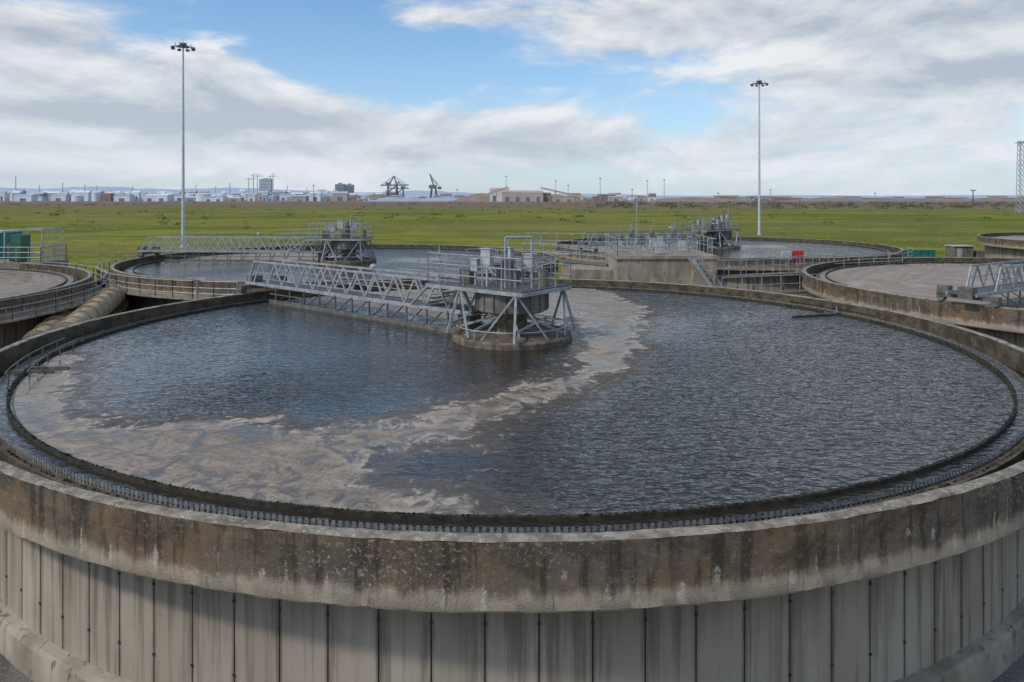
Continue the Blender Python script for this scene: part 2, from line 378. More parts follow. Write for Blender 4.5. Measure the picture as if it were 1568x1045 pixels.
# ------------------------------------------------------------------ bridges
def build_bridge(cx,cy,ang,lamp=True,Lt=16.1):
    root=empty('clarifier_bridge',(cx,cy,0),ang)
    s=MB(); L=16.9; x0=1.4; zt=5.52; zb=4.42
    npan=12; dx=(Lt-x0)/npan
    for y in (-.62,.62):
        s.beam((x0,y,zb),(L,y,zb),.09,.14); s.beam((x0,y,zt),(Lt,y,zt),.07,.08)
        for i in range(npan):
            xa=x0+i*dx
            s.beam((xa,y,zb+.07),(xa+dx*.5,y,zt-.04),.045,.08); s.beam((xa+dx*.5,y,zt-.04),(xa+dx,y,zb+.07),.045,.08)
        s.tube((x0,y,5.0),(Lt,y,5.0),.018,5)
        s.beam((min(L-.03,Lt+.5),y,zb),(Lt,y,zt),.06,.08)
    for i in range(npan*2+1):
        xa=x0+i*dx/2; s.beam((xa,-.6,zb-.05),(xa,.6,zb-.05),.06,.08)
    s.rail([(2.8,-.62,zt),(5.6,-.62,zt)],.62,1.2,.018,(1,.5)); s.rail([(2.8,.62,zt),(5.6,.62,zt)],.62,1.2,.018,(1,.5))
    s.build('truss_girders',M_galv,root)
    d=MB(); d.box(((x0+L)/2,0,zb+.0),(L-x0,1.12,.05))
    for k in range(6): d.box((3.9-.22*k,0,zb+.17+.18*k),(.25,1.0,.04))
    d.build('walkway_deck',M_grate,root)
    w=MB(); w.box((16.28,0,4.27),(.35,2.6,.2)); w.box((16.75,.2,4.5),(.5,.6,.5)); w.box((16.3,-1.0,4.5),(.4,.5,.35))
    for y in (-1.15,1.15): w.tube((16.12,y,4.14),(16.42,y,4.14),.17,14)
    w.build('end_trolley',M_galvd,root)
    p=MB(); yb=.66
    for i in range(11):
        xa=2.6+i*1.15; p.beam((xa,yb,3.45),(xa,yb,4.4),.06,.06); p.beam((xa,yb,3.62),(xa,-.5,4.36),.035,.035)
    p.beam((2.2,yb+.05,3.68),(14.6,yb+.05,3.68),.04,.22)
    p.beam((2.2,yb,4.05),(14.6,yb,4.05),.03,.05)
    p.build('scum_scraper_board',M_galvd,root)
    # hub
    h=MB(); h.lathe([(0.01,3.76),(1.85,3.76),(1.95,3.84),(2.12,3.84),(2.16,3.78),(2.16,3.45)],48); h.build('stilling_ring',M_rust,root)
    c=MB(); c.lathe([(.55,3.7),(.55,4.6)],20); c.box((2.0,.1,4.0),(.62,.62,.8)); c.build('support_column',M_rust,root)
    dr=MB(); dr.lathe([(.3,4.62),(1.18,4.62),(1.28,4.68),(1.28,5.30),(1.32,5.31),(1.32,5.39),(.3,5.39)],36)
    for i in range(18):
        a=2*math.pi*i/18; dr.beam((1.30*math.cos(a),1.30*math.sin(a),4.68),(1.30*math.cos(a),1.30*math.sin(a),5.31),.05,.05)
    dr.build('drive_drum',M_drum,root)
    f=MB()
    for sx in (-1,1):
        for sy in (-1,1):
            f.beam((sx*1.3,sy*1.35,5.42),(sx*1.55,sy*1.75,3.86),.08,.08)
            f.beam((sx*1.3,sy*1.35,5.42),(sx*.3,sy*2.0,3.86),.065,.065)
            f.beam((sx*1.3,sy*1.35,5.42),(sx*2.0,sy*.5,3.86),.065,.065)
            f.beam((sx*1.5,sy*1.6,4.2),(sx*1.5,-sy*.1,4.5),.06,.06)
    for i in range(6):
        a=math.pi/3*i+.3; f.beam((.4*math.cos(a),.4*math.sin(a),4.45),(2.05*math.cos(a),2.05*math.sin(a),3.92),.06,.08)
    for i in range(24):
        a=2*math.pi*i/24;b=2*math.pi*(i+1)/24
        f.tube((2.02*math.cos(a),2.02*math.sin(a),4.15),(2.02*math.cos(b),2.02*math.sin(b),4.15),.02,5,cap=False)
        if i%3==0: f.tube((2.02*math.cos(a),2.02*math.sin(a),3.84),(2.02*math.cos(a),2.02*math.sin(a),4.15),.02,5)
    f.beam((-1.6,-1.4,5.42),(3.0,-1.4,5.42),.08,.12); f.beam((-1.6,1.4,5.42),(3.0,1.4,5.42),.08,.12)
    f.beam((-1.6,-1.4,5.42),(-1.6,1.4,5.42),.08,.12); f.beam((3.0,-1.4,5.42),(3.0,1.4,5.42),.08,.12)
    f.rail([(2.9,.7,5.53),(2.9,1.4,5.53),(-1.6,1.4,5.53),(-1.6,-1.4,5.53),(2.9,-1.4,5.53),(2.9,-.7,5.53)],1.1,.95,.02,(1,.66,.33))
    f.beam((2.9,1.4,5.4),(4.6,.66,4.5),.06,.08); f.beam((2.9,-1.4,5.4),(4.6,-.66,4.5),.06,.08)
    for x,y,tz in ((-1.15,.3,7.3),(-.45,.9,7.3)): f.tube((x,y,5.5),(x,y,tz),.045,8)
    f.tube((-1.15,.3,7.3),(-.45,.9,7.3),.045,8); f.tube((-1.15,.3,6.85),(-.45,.9,6.85),.025,8)
    f.tube((2.4,1.3,5.5),(2.4,1.3,6.95),.025,6); f.tube((1.2,-1.2,5.5),(1.2,-1.2,7.1),.025,6)
    rr=random.Random(5)
    for i in range(14):
        x=rr.uniform(-1.4,2.6); y=rr.uniform(-1.2,1.2); f.tube((x,y,5.53),(x,y,5.53+rr.uniform(.4,1.2)),.018,5)
        f.tube((x,y,5.8+rr.uniform(0,.6)),(x+rr.uniform(-.8,.8),y+rr.uniform(-.3,.3),5.8+rr.uniform(0,.6)),.018,5)
    f.build('platform_frame',M_galv,root)
    g=MB(); g.box((.7,0,5.505),(4.5,2.72,.05)); g.build('platform_deck',M_grate,root)
    c=MB(); CB=((.35,.95,6.55,.42,.22,.62),(.95,.9,6.25,.3,.22,.42),(-.3,-.7,6.3,.4,.3,.6),(1.7,-.9,6.15,.35,.25,.45),(-.5,.75,6.75,.26,.2,.36))
    for x,y,z,a,b_,h_ in CB: c.box((x,y,z),(a,b_,h_)); c.box((x,y,z+h_/2+.015),(a+.06,b_+.06,.03)); c.box((x,y,(5.53+z-h_/2)/2),(.07,.07,z-h_/2-5.53))
    c.build('control_cabinets',M_white,root)
    k=MB(); k.lathe([(.02,6.8),(.14,6.8),(.18,6.72),(.18,6.45),(.26,6.43),(.26,6.15),(.42,6.1),(.42,5.53)],18,(.1,.1)); k.tube((.1,.1,6.3),(.9,.0,6.3),.15,12); k.tube((.9,0,6.3),(1.0,0,6.3),.18,12)
    k.box((1.6,.6,5.8),(.5,.4,.5)); k.tube((-1.1,-.4,5.53),(-1.1,-.4,6.1),.2,12)
    k.build('drive_gearbox',M_drum,root)
    if lamp:
        q=MB(); q.tube((7,.6,5.5),(7,.6,5.72),.025,6); q.lathe([(.02,5.93),(.1,5.9),(.16,5.82),(.15,5.75),(.02,5.72)],12,(7,.6)); q.build('bulkhead_lamp',M_white,root)
    return root
build_bridge(0,26.5,math.radians(140.2))
build_bridge(*C2,math.radians(175.5))
build_bridge(*C3,math.radians(211.4))
build_bridge(*C4,math.radians(212.6),lamp=False,Lt=14.7)
# ------------------------------------------------------------------ distribution chamber
root=empty('distribution_chamber',(10,50.5,0))
b=MB(); b.box((0,0,2.35),(6.4,6.5,4.7)); b.box((0,0,4.8),(6.6,6.7,.2)); b.box((-4.6,1.0,1.9),(2.8,4,3.8)); b.box((2.2,-3.6,2.0),(1.4,.7,4.0)); b.build('chamber_walls',M_conc,root)
r=MB(); r.rail([(-3.2,-3.2,4.9),(1.3,-3.2,4.9)],1.1,1.0,.028,(1,.5)); r.rail([(-3.2,-3.2,4.9),(-3.2,3.2,4.9),(3.2,3.2,4.9),(3.2,-3.2,4.9),(2.6,-3.2,4.9)],1.1,1.1,.028,(1,.5))
for x,y in ((-2,-1),(-.6,-1),(.8,-1),(2.2,-1),(-1.5,1.5),(1.5,1.5)):
    r.tube((x-.3,y,4.9),(x-.3,y,6.0),.04,6); r.tube((x+.3,y,4.9),(x+.3,y,6.0),.04,6); r.beam((x-.4,y,6.0),(x+.4,y,6.0),.12,.12)
    r.tube((x,y,4.9),(x,y,6.9),.03,6)
r.rail([(-3.2,3.0,4.9),(-9,5,4.9)],1.1,1.2,.028,(1,.5))
r.tube((-1.4,0,4.9),(-1.4,0,8.4),.04,6)
r.build('gate_frames_and_rails',M_galv,root)
a=MB()
for x,y in ((-2,-1),(-.6,-1),(.8,-1),(2.2,-1),(-1.5,1.5),(1.5,1.5)):
    a.tube((x,y,6.05),(x,y,6.4),.16,10); a.tube((x,y-.1,6.25),(x,y-.45,6.25),.13,10)
a.build('gate_actuators',M_drum,root)
w=MB(); w.box((-.2,-2,5.35),(.6,.3,.7)); w.box((1.9,.8,5.3),(.45,.3,.7)); w.box((-2.5,.6,5.3),(.4,.3,.7)); w.box((.4,2.5,5.4),(.9,.4,.9)); w.build('control_cabinets',M_white,root)
st=MB()
for i in range(14): st.box((1.55+.18*i,-3.9,4.75-.29*i),(.3,.9,.05))
for y in (-4.37,-3.43):
    st.beam((1.3,y,4.85),(4.2,y,.6),.05,.22)
    st.tube((1.3,y,5.9),(4.2,y,1.7),.026,6); st.tube((1.3,y,5.4),(4.2,y,1.2),.02,6)
    for i in range(5): st.tube((1.3+.7*i,y,4.9-1.02*i),(1.3+.7*i,y,5.95-1.02*i),.024,6)
st.build('access_stair',M_galv,root)
root=empty('elevated_walkway',(0,0,0))
w=MB(); w.beam((13.4,50,3.2),(30,57.0,3.2),1.1,.12); w.beam((13.4,47.2,2.4),(24.6,50.5,2.4),.9,.12); w.build('deck',M_concd,root)
w=MB(); w.rail([(13.4,49.5,3.26),(30,56.4,3.26)],1.1,1.5,.03,(1,.5)); w.rail([(13.4,50.5,3.26),(29.6,57.5,3.26)],1.1,1.5,.03,(1,.5)); w.rail([(13.4,46.8,2.46),(24.6,50.1,2.46)],1.1,1.5,.03,(1,.5))
for i in range(7):
    x=14.5+i*2.4; y=50.3+i*1.0; w.beam((x,y,0),(x,y,3.2),.15,.15)
w.build('handrails',M_galv,root)
root=empty('elevated_walkway',(0,0,0))
w=MB(); w.beam((1.2,58.2,3.9),(7.0,52.0,3.9),1.0,.12); w.build('deck',M_concd,root)
w=MB(); w.rail([(.8,57.8,3.96),(6.6,51.7,3.96)],1.1,1.2,.03,(1,.5)); w.rail([(1.7,58.6,3.96),(7.2,52.6,3.96)],1.1,1.2,.03,(1,.5)); w.build('handrails',M_galv,root)
def pipe(pts,r,flange=1.6):
    root=empty('pipeline'); m=MB(); pts=[Vector(p) for p in pts]
    for p,q in zip(pts,pts[1:]):
        m.tube(p,q,r,24); L=(q-p).length; n=int(L/flange)
        for i in range(n+1):
            c=p.lerp(q,(i+.1)/(n+.2)); d=(q-p).normalized()*.09; m.tube(c-d,c+d,r*1.22,24)
    m.build('pipe_run',M_pipe,root)
pipe([(-18.6,30.5,2.9),(-23.6,43.5,2.9),(-24.8,46.5,1.4)],.5,1.7)
pipe([(-21.4,33,2.1),(-26.4,45.5,2.3)],.5,1.7)
pipe([(-27.4,40,2.3),(-26.6,49,2.3)],.5,1.7)
pipe([(14,46,1.2),(24,49,1.2)],.4,2); pipe([(14,44.5,.8),(22,44,.8)],.35,2)
def boxsign(x,y,z,m):
    root=empty('life_ring_cabinet',(x,y,z)); k=MB(); k.box((0,0,.3),(.75,.35,.6)); k.box((0,-.19,.3),(.6,.03,.45)); k.tube((0,0,-.6),(0,0,0),.04,6); k.build('housing',m,root); return root
boxsign(21.6,55.5,4.05,M_red); boxsign(20.75,55.5,4.0,M_white)
root=empty('street_lamp',(-17.6,41,0)); k=MB(); k.tube((0,0,0),(0,0,4.1),.05,8); k.tube((0,0,4.1),(-.1,0,4.12),.04,6); k.beam((-.45,0,4.14),(.55,0,4.14),.16,.1); k.build('post_and_head',M_galv,root)
root=empty('scum_pipe'); k=MB()
p=U(1212,486); q=U(1282,482); k.tube((p[0],p[1],3.66),(q[0],q[1],3.66),.06,8); k.tube((q[0],q[1],3.66),(q[0]+.5,q[1]+1.2,3.75),.05,8); k.tube((q[0]-.5,q[1]+.02,3.6),(q[0]-.5,q[1],3.9),.04,6)
for a in range(16,34): 
    t0=math.radians(a);t1=math.radians(a+1); rr=15.8
    k.tube((rr*math.cos(t0),26.5+rr*math.sin(t0),3.98),(rr*math.cos(t1),26.5+rr*math.sin(t1),3.98),.02,5,cap=False)
k.build('pipe',M_galvd,root)
root=empty('scum_trough'); k=MB()
for rr,z in ((14.75,3.9),(15.25,3.92)):
    for a in range(186,206):
        t0=math.radians(a);t1=math.radians(a+1); k.tube((rr*math.cos(t0),26.5+rr*math.sin(t0),z),(rr*math.cos(t1),26.5+rr*math.sin(t1),z),.022,5,cap=False)
        if a%4==0: k.tube((rr*math.cos(t0),26.5+rr*math.sin(t0),3.5),(rr*math.cos(t0),26.5+rr*math.sin(t0),z),.022,5)
k.box((-13.7,21.6,3.64),(1.3,.1,.14)); k.box((-13.8,21.2,3.64),(1.1,.08,.12))
k.build('trough_and_rails',M_galvd,root)
# left plant platform
root=empty('control_kiosk',(-35.9,54,0)); k=MB(); k.box((0,0,2.0),(4.6,3.2,4.0)); k.build('plinth',M_conc,root)
k=MB(); k.box((.1,-.6,5.0),(.95,.9,1.9)); k.box((.1,-1.07,5.0),(.8,.03,1.7)); k.build('green_cabinet',M_green,root)
k=MB(); k.rail([(-2.2,-1.5,4.0),(2.2,-1.5,4.0),(2.2,1.5,4.0),(-2.2,1.5,4.0)],1.1,.9,.03,(1,.66,.33))
for x in (-.6,2.1):
    for y in (-1.2,1.3): k.beam((x,y,4.0),(x,y,6.35),.07,.07)
k.beam((-.6,-1.2,6.35),(2.1,-1.2,6.35),.07,.07); k.beam((-.6,1.3,6.35),(2.1,1.3,6.35),.07,.07); k.beam((2.1,-1.2,6.35),(2.1,1.3,6.35),.07,.07)
for i in range(8): k.beam((.9+.15*i,1.3,4),(.9+.15*i,1.3,6.35),.03,.03)
k.build('frame_and_rails',M_galv,root)
root=empty('shipping_container',(-40.3,56.5,4.0)); k=MB(); k.mi=0; k.box((0,0,1.0),(3.6,2.4,2.0))
for i in range(22): k.box((-1.75+i*.165,-1.22,1.0),(.08,.05,1.8))
k.mi=1; k.box((0,0,2.06),(3.8,2.6,.12)); k.mi=2; k.box((1.2,-1.26,1.1),(.6,.04,.8)); k.build('container_body',[M_teal,M_white,M_glass],root)
k=MB(); k.box((0,0,-2),(4,3,3.99)); k.build('base',M_conc,root)
root=empty('blue_bund_barrier',(59.3,107,0)); k=MB(); k.box((0,0,.45),(4.6,.3,.9)); k.box((0,0,.95),(4.8,.4,.08))
for i in range(5): k.box((-2.2+i*1.1,-.2,.45),(.12,.12,.9))
k.build('barrier',M_teal,root)
root=empty('pump_kiosk',(62.8,103,0)); k=MB(); k.mi=0; k.box((0,0,.9),(2.6,2,1.8)); k.mi=1; k.box((0,0,1.87),(2.9,2.3,.12)); k.box((-.6,-1.02,.8),(.7,.05,1.5)); k.mi=0; k.box((3.4,0,.6),(3,2,1.2)); k.build('kiosk',[M_concd,M_white],root)
# ------------------------------------------------------------------ floodlight masts
M_mast=mottled('mast_galvanised',(.5,.52,.54),(.6,.62,.64),2,.5,.2,0)
M_dark=mottled('lamp_housings',(.07,.075,.08),(.12,.125,.13),2,.5,.2,0)
def mast(x,y,H=35,n=8,s=1.0):
    root=empty('floodlight_mast',(x,y,0))
    m=MB(); m.tube((0,0,0),(0,0,H*.5),.30*s,16,.22*s); m.tube((0,0,H*.5),(0,0,H),.22*s,16,.14*s); m.tube((0,0,0),(0,0,.3),.5*s,12); 
    m.build('pole',M_mast,root)
    m=MB(); m.tube((0,0,H-.5),(0,0,H+.1),.32*s,12); R=1.35*s
    for i in range(16):
        a=2*math.pi*i/16;b=2*math.pi*(i+1)/16
        m.tube((R*.75*math.cos(a),R*.75*math.sin(a),H-.3),(R*.75*math.cos(b),R*.75*math.sin(b),H-.3),.05,5)
    for i in range(n):
        a=2*math.pi*i/n; c,sn=math.cos(a),math.sin(a); w_=1.6*s
        m.beam((0,0,H-.2),(w_*c,w_*sn,H-.35),.07,.07); m.box((1.75*s*c,1.75*s*sn,H-.6),(.5*s,.5*s,.34*s),a)
        m.beam((R*c,R*sn,H-.3),(R*c,R*sn,H+.25),.05,.05)
    m.tube((0,0,H),(0,0,H+1.1),.03,5); m.box((0,0,H+.15),(.9,.9,.35))
    m.build('lamp_ring',M_dark,root)
mast(-56.9,127,35); mast(56.6,168,35)
# ------------------------------------------------------------------ ground
def mat_ground():
    m,t,b=newmat('ground_grass_and_gravel')
    co=t.coord('Object'); s=t.sep(co)
    n1=t.noise(t.scale(co,(.45,1,1)),.022,4,.65,.6); n2=t.noise(t.scale(co,(.6,1,1)),.13,5,.7); n3=t.noise(co,1.3,4,.7); n4=t.noise(t.scale(co,(.3,1,1)),.006,4,.6,.5)
    g=t.mix(t.ramp(n1,.42,.58),(.115,.145,.016),(.245,.228,.038))
    g=t.mix(t.math('MULTIPLY',t.ramp(n2,.46,.60),.65),g,(.085,.112,.016))
    g=t.mix(t.math('MULTIPLY',t.ramp(n3,.45,.65),.4),g,(.26,.24,.06))
    g=t.mix(t.math('MULTIPLY',t.ramp(n4,.5,.60),.55),g,(.22,.18,.065))
    dn=t.noise(t.scale(co,(.5,1,1),(3,3,3)),.05,5,.7)
    g=t.mix(t.math('MULTIPLY',t.ramp(dn,.53,.64),.65),g,(.16,.12,.06))
    dist=t.math('ADD',s[1],t.math('MULTIPLY',t.math('SUBTRACT',n4,.5),500))
    g=t.mix(t.math('MULTIPLY',t.ramp(dist,360,740),.9),g,t.mix(t.ramp(n2,.4,.6),(.22,.17,.10),(.165,.14,.068)))
    side=t.math('ADD',s[1],t.math('MULTIPLY',s[0],.55))
    g=t.mix(t.math('MULTIPLY',t.ramp(side,500,840),.7),g,(.20,.145,.105))
    far_haze=t.ramp(s[1],900,4500,0,1,False)
    g=t.mix(far_haze,g,(.35,.38,.41))  # distance haze blended into the ground colour as blue-grey
    gr=t.mix(t.ramp(t.noise(co,.7,4,.6),.4,.6),(.10,.09,.075),(.17,.155,.135))
    gr=t.mix(t.ramp(t.noise(co,22,3,.7),.5,.65),gr,(.28,.26,.23))
    yy=t.math('ADD',s[1],t.math('MULTIPLY',t.math('SUBTRACT',n2,.5),6))
    edge=t.ramp(yy,72,74)
    left=t.math('MULTIPLY',t.ramp(s[0],-44,-46),t.ramp(yy,55,58))
    c=t.mix(t.math('MAXIMUM',edge,left),gr,g)
    t.set(b.inputs['Base Color'],c); b.inputs['Roughness'].default_value=.95; b.inputs['Specular IOR Level'].default_value=.05
    t.set(b.inputs['Normal'],t.bump(t.math('ADD',n3,t.noise(co,20,3,.6)),.4,.05))
    return m
m=MB(); S=40000
ys=[-300,0,60,120,250,500,1000,2000,5000,12000,S]; 
xs=[-S,-5000,-500,0,500,5000,S]
m.v=[(x,y,0) for y in ys for x in xs]; nx=len(xs)
for j in range(len(ys)-1):
    for i in range(nx-1): m.f.append((j*nx+i,j*nx+i+1,(j+1)*nx+i+1,(j+1)*nx+i)); m.m.append(0)
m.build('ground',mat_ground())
M_tuss=mottled('tussock_grass',(.14,.165,.025),(.25,.23,.055),.15,.9,0,0,c3=(.25,.21,.09)); 
m=MB()
for i in range(12000):
    y=88+300*random.random()**1.7; x=(random.random()*2-1)*.75*y
    if mnoise.noise(Vector((x*.03,y*.03,0)))<0 : continue
    r=.2+.35*random.random(); h=.1+.2*random.random()
    for k in range(3):
        a=random.random()*6.28; px_=x+r*math.cos(a)*.5; py_=y+r*math.sin(a)*.5
        m.tri((px_-r*.5,py_,0),(px_+r*.5,py_+.1,0),(px_+random.uniform(-.2,.2),py_+.25,h))
m.build('grass_tussocks',M_tuss)
M_shrub=mottled('shrub_foliage',(.05,.065,.016),(.10,.11,.035),.6,.9,0,0)
m=MB()
def shrub(x,y,w,h,n=70):
    for i in range(n):
        a=random.random()*6.283; rr=w*random.random()**.6; z=h*random.random()*(1-(rr/w)**2*.7)
        c=Vector((x+rr*math.cos(a),y+rr*math.sin(a),z)); s=.12*w+.2*random.random()*w*.6
        d=lambda:Vector((random.uniform(-1,1),random.uniform(-1,1),random.uniform(-1,1)))*s
        m.tri(c+d(),c+d(),c+d())
for i in range(480):
    y=220+900*random.random()**.9; x=(random.random()*2-1)*.75*y
    if mnoise.noise(Vector((x*.006,y*.004,5)))<.05 and random.random()<.75: continue
    shrub(x,y,random.uniform(.8,2.0)*(1+y/900),random.uniform(.5,1.2)*(1+y/900),30)
shrub(-72,200,1.2,1.2); shrub(-100,330,2,2); shrub(-46,190,.9,.8); shrub(60,240,1.3,.8)
for i in range(340):
    y=random.uniform(520,1100); x=random.uniform(.1,.75)*y
    shrub(x,y,random.uniform(2,6),random.uniform(1.5,4),30)
m.build('marsh_shrubs',M_shrub)
# ------------------------------------------------------------------ distant skyline
def hz(name,c,r=.9):  # aerial haze painted into the flat base colours of skyline objects
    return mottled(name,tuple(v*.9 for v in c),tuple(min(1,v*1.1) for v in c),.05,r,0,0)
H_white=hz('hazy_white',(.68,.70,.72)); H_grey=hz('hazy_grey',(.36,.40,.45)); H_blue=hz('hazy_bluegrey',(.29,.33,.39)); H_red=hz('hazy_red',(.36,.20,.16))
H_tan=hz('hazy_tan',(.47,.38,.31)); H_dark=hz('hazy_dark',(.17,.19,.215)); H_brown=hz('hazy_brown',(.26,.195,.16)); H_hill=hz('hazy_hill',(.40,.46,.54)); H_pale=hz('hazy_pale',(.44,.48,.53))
def X(px,Y): return (px-784)/F*Y
def warehouse(px,wpx,hpx,Y,mat,mat2=None):
    w=wpx*Y/F; h=hpx*Y/F; root=empty('warehouse',(X(px,Y),Y,0)); k=MB(); d=w*.6
    k.mi=0; k.box((0,0,h*.4),(w,d,h*.8))
    o=len(k.v); k.mi=1
    k.v+=[(-w/2-.5,-d/2-.5,h*.8),(w/2+.5,-d/2-.5,h*.8),(w/2+.5,d/2+.5,h*.8),(-w/2-.5,d/2+.5,h*.8),(-w/2-.5,0,h),(w/2+.5,0,h)]
    for f in ((o,o+1,o+5,o+4),(o+3,o+4,o+5,o+2),(o,o+4,o+3),(o+1,o+2,o+5)): k.f.append(f); k.m.append(1)
    k.mi=2; nd=max(1,int(w/18))
    for i in range(nd): k.box((-w/2+w*(i+.5)/nd,-d/2-.1,h*.22),(w/nd*.35,.3,h*.4))
    k.build('shed',[mat,mat2 or H_grey,H_dark],root)
random.seed(3)
for i in range(140):
    px=random.uniform(-60,600); Y=random.uniform(1500,2600)
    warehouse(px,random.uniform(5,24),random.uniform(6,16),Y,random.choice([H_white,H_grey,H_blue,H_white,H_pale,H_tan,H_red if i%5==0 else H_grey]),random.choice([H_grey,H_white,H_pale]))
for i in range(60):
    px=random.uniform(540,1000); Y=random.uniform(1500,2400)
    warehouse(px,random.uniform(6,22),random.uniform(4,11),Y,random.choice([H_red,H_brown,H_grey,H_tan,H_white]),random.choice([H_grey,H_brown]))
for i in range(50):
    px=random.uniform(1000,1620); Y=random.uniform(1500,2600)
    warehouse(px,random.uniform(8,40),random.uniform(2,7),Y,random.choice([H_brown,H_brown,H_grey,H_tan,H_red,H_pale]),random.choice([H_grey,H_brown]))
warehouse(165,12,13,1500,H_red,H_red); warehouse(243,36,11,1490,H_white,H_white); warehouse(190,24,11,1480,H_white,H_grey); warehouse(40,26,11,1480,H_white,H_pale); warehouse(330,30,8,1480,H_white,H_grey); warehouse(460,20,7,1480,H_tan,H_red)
for i in range(26):
    px=random.uniform(0,500); Y=random.uniform(1450,2200); r=random.uniform(8,18); root=empty('storage_tank',(X(px,Y),Y,0)); k=MB(); h=random.uniform(10,20)
    k.lathe([(r,0),(r,h),(r*.6,h+1.5),(.1,h+2.3)],24); k.beam((r+.5,-2,0),(r*.7,-r*.75,h),1,.6); k.build('shell',H_white,root)
def chimney(px,top,Y,r=2):
    root=empty('chimney',(X(px,Y),Y,0)); h=(302-top)*Y/F+8.7; k=MB(); k.tube((0,0,0),(0,0,h),r,12,r*.6); k.tube((0,0,h*.97),(0,0,h),r*.75,12); k.box((0,0,3),(r*5,r*4,6)); k.build('stack',H_pale,root)
for px,tp in ((24,270),(60,284),(96,280),(130,283),(148,285),(203,285),(300,284),(330,286),(352,280),(418,265),(440,284),(470,287)): chimney(px,tp,2600)
def tower_block(px,wpx,top,Y,mat):
    root=empty('tower_block',(X(px,Y),Y,0)); w=wpx*Y/F; h=(302-top)*Y/F+8.7; k=MB(); k.mi=0; k.box((0,0,h/2),(w,w*.6,h)); k.box((0,0,h+1.5),(w*.4,w*.3,3)); k.mi=1
    for r_ in range(6):
        for c_ in range(7): k.box((-w/2+w*(c_+.5)/7,-w*.3-.1,h*(r_+.6)/6.4),(w/11,.4,h/14))
    k.build('block',[mat,H_blue if mat is H_pale else H_dark],root)
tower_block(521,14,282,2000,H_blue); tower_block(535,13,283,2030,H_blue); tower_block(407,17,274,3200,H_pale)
for q in (381,388,394,414):
    root=empty('tower_crane',(X(q,3100),3100,0)); k=MB(); h=(302-random.uniform(266,273))*3100/F+8.7; k.beam((0,0,0),(0,0,h),3,3); k.beam((-14,0,h*.93),(30,0,h*.97),2,2); k.beam((0,0,h),(30,0,h*.97),1,1); k.build('jib_crane',H_pale,root)
def port_crane(px,top,Y,flip=1):
    root=empty('port_crane',(X(px,Y),Y,0)); H=(302-top)*Y/F+8.7; k=MB(); w=H*.22; d=H*.13; hb=H*.62; T=H*.035
    for sx in (-1,1):
        for sy in (-1,1): k.beam((sx*w,sy*d,0),(sx*w*.8,sy*d,hb),T,T)
        k.beam((sx*w,-d,H*.25),(sx*w,d,H*.25),T,T)
    for sy in (-1,1):
        k.beam((-w,sy*d,H*.3),(w,sy*d,H*.3),T,T); k.beam((-w,sy*d,H*.3),(w*.8,sy*d,hb),T*.7,T*.7)
        k.beam((-w*2.2*flip,sy*d*.5,hb),(w*3.0*flip,sy*d*.5,hb*1.02),T,T*1.4)
        k.beam((w*.8*flip,sy*d*.5,hb),(w*.3*flip,0,H),T,T); k.beam((-w*.8*flip,sy*d*.5,hb),(w*.3*flip,0,H),T,T)
    k.beam((w*.3*flip,0,H),(w*2.7*flip,0,hb),T*.6,T*.6); k.beam((w*.3*flip,0,H),(-w*2.1*flip,0,hb),T*.6,T*.6)
    k.box((-w*.8*flip,0,hb*1.1),(w*.9,d*1.4,H*.12)); k.build('gantry',H_dark,root)
port_crane(601,270,2000,1); port_crane(612,278,2050,-1)
def luff_crane(px,top,Y):
    root=empty('port_crane',(X(px,Y),Y,0)); H=(302-top)*Y/F+8.7; k=MB(); T=H*.04; w=H*.14
    for sx in (-1,1):
        for sy in (-1,1): k.beam((sx*w,sy*w,0),(sx*w*.5,sy*w*.5,H*.45),T,T)
    k.box((-w*.2,0,H*.52),(w*2,w*1.3,H*.14)); k.beam((0,0,H*.55),(-w*1.0,0,H),T*1.2,T*1.2); k.beam((w,0,H*.6),(-w*.6,0,H*.85),T*.7,T*.7); k.beam((-w*1.0,0,H),(w*1.8,0,H*.5),T*.4,T*.4); k.box((w*1.6,0,H*.47),(w,w,H*.1))
    k.build('luffing_crane',H_dark,root)
luff_crane(664,267,1900)
def ridge(name,Y,prof,mat,depth):
    k=MB(); n=len(prof)*12; P=[]
    for i in range(n+1):
        u=i/n*(len(prof)-1); a=int(min(u,len(prof)-2)); f=u-a; f=f*f*(3-2*f)
        px=prof[a][0]+(prof[a+1][0]-prof[a][0])*(u-a); py=prof[a][1]+(prof[a+1][1]-prof[a][1])*f
        h=max(.5,(302-py)*Y/F+8.7); h*=1+.12*mnoise.noise(Vector((px*.05,Y,0))); P.append((X(px,Y),h))
    for x,h in P: k.v+=[(x,Y-depth,-1),(x,Y-depth*.4,h*.75),(x,Y,h),(x,Y+depth,-1)]
    for i in range(n):
        for j in range(3): k.f.append((4*i+j,4*i+4+j,4*i+5+j,4*i+1+j)); k.m.append(0)
    k.build(name,mat,None,True)
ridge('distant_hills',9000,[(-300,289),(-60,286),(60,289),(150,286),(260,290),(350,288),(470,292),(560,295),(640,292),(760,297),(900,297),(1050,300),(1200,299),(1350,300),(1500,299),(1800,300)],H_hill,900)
ridge('spoil_heap',1450,[(690,308),(715,300),(740,296),(765,294),(790,298),(820,300),(850,298),(880,303),(900,308)],H_brown,60)
ridge('spoil_heap',1300,[(980,309),(1030,303),(1060,302),(1110,304),(1150,309)],H_brown,40)
ridge('spoil_heap',1500,[(1180,308),(1260,304),(1340,305),(1400,304),(1480,305),(1560,304),(1640,308)],H_brown,60)
ridge('spoil_heap',1500,[(560,308),(600,302),(640,304),(690,301),(720,308)],H_grey,60)
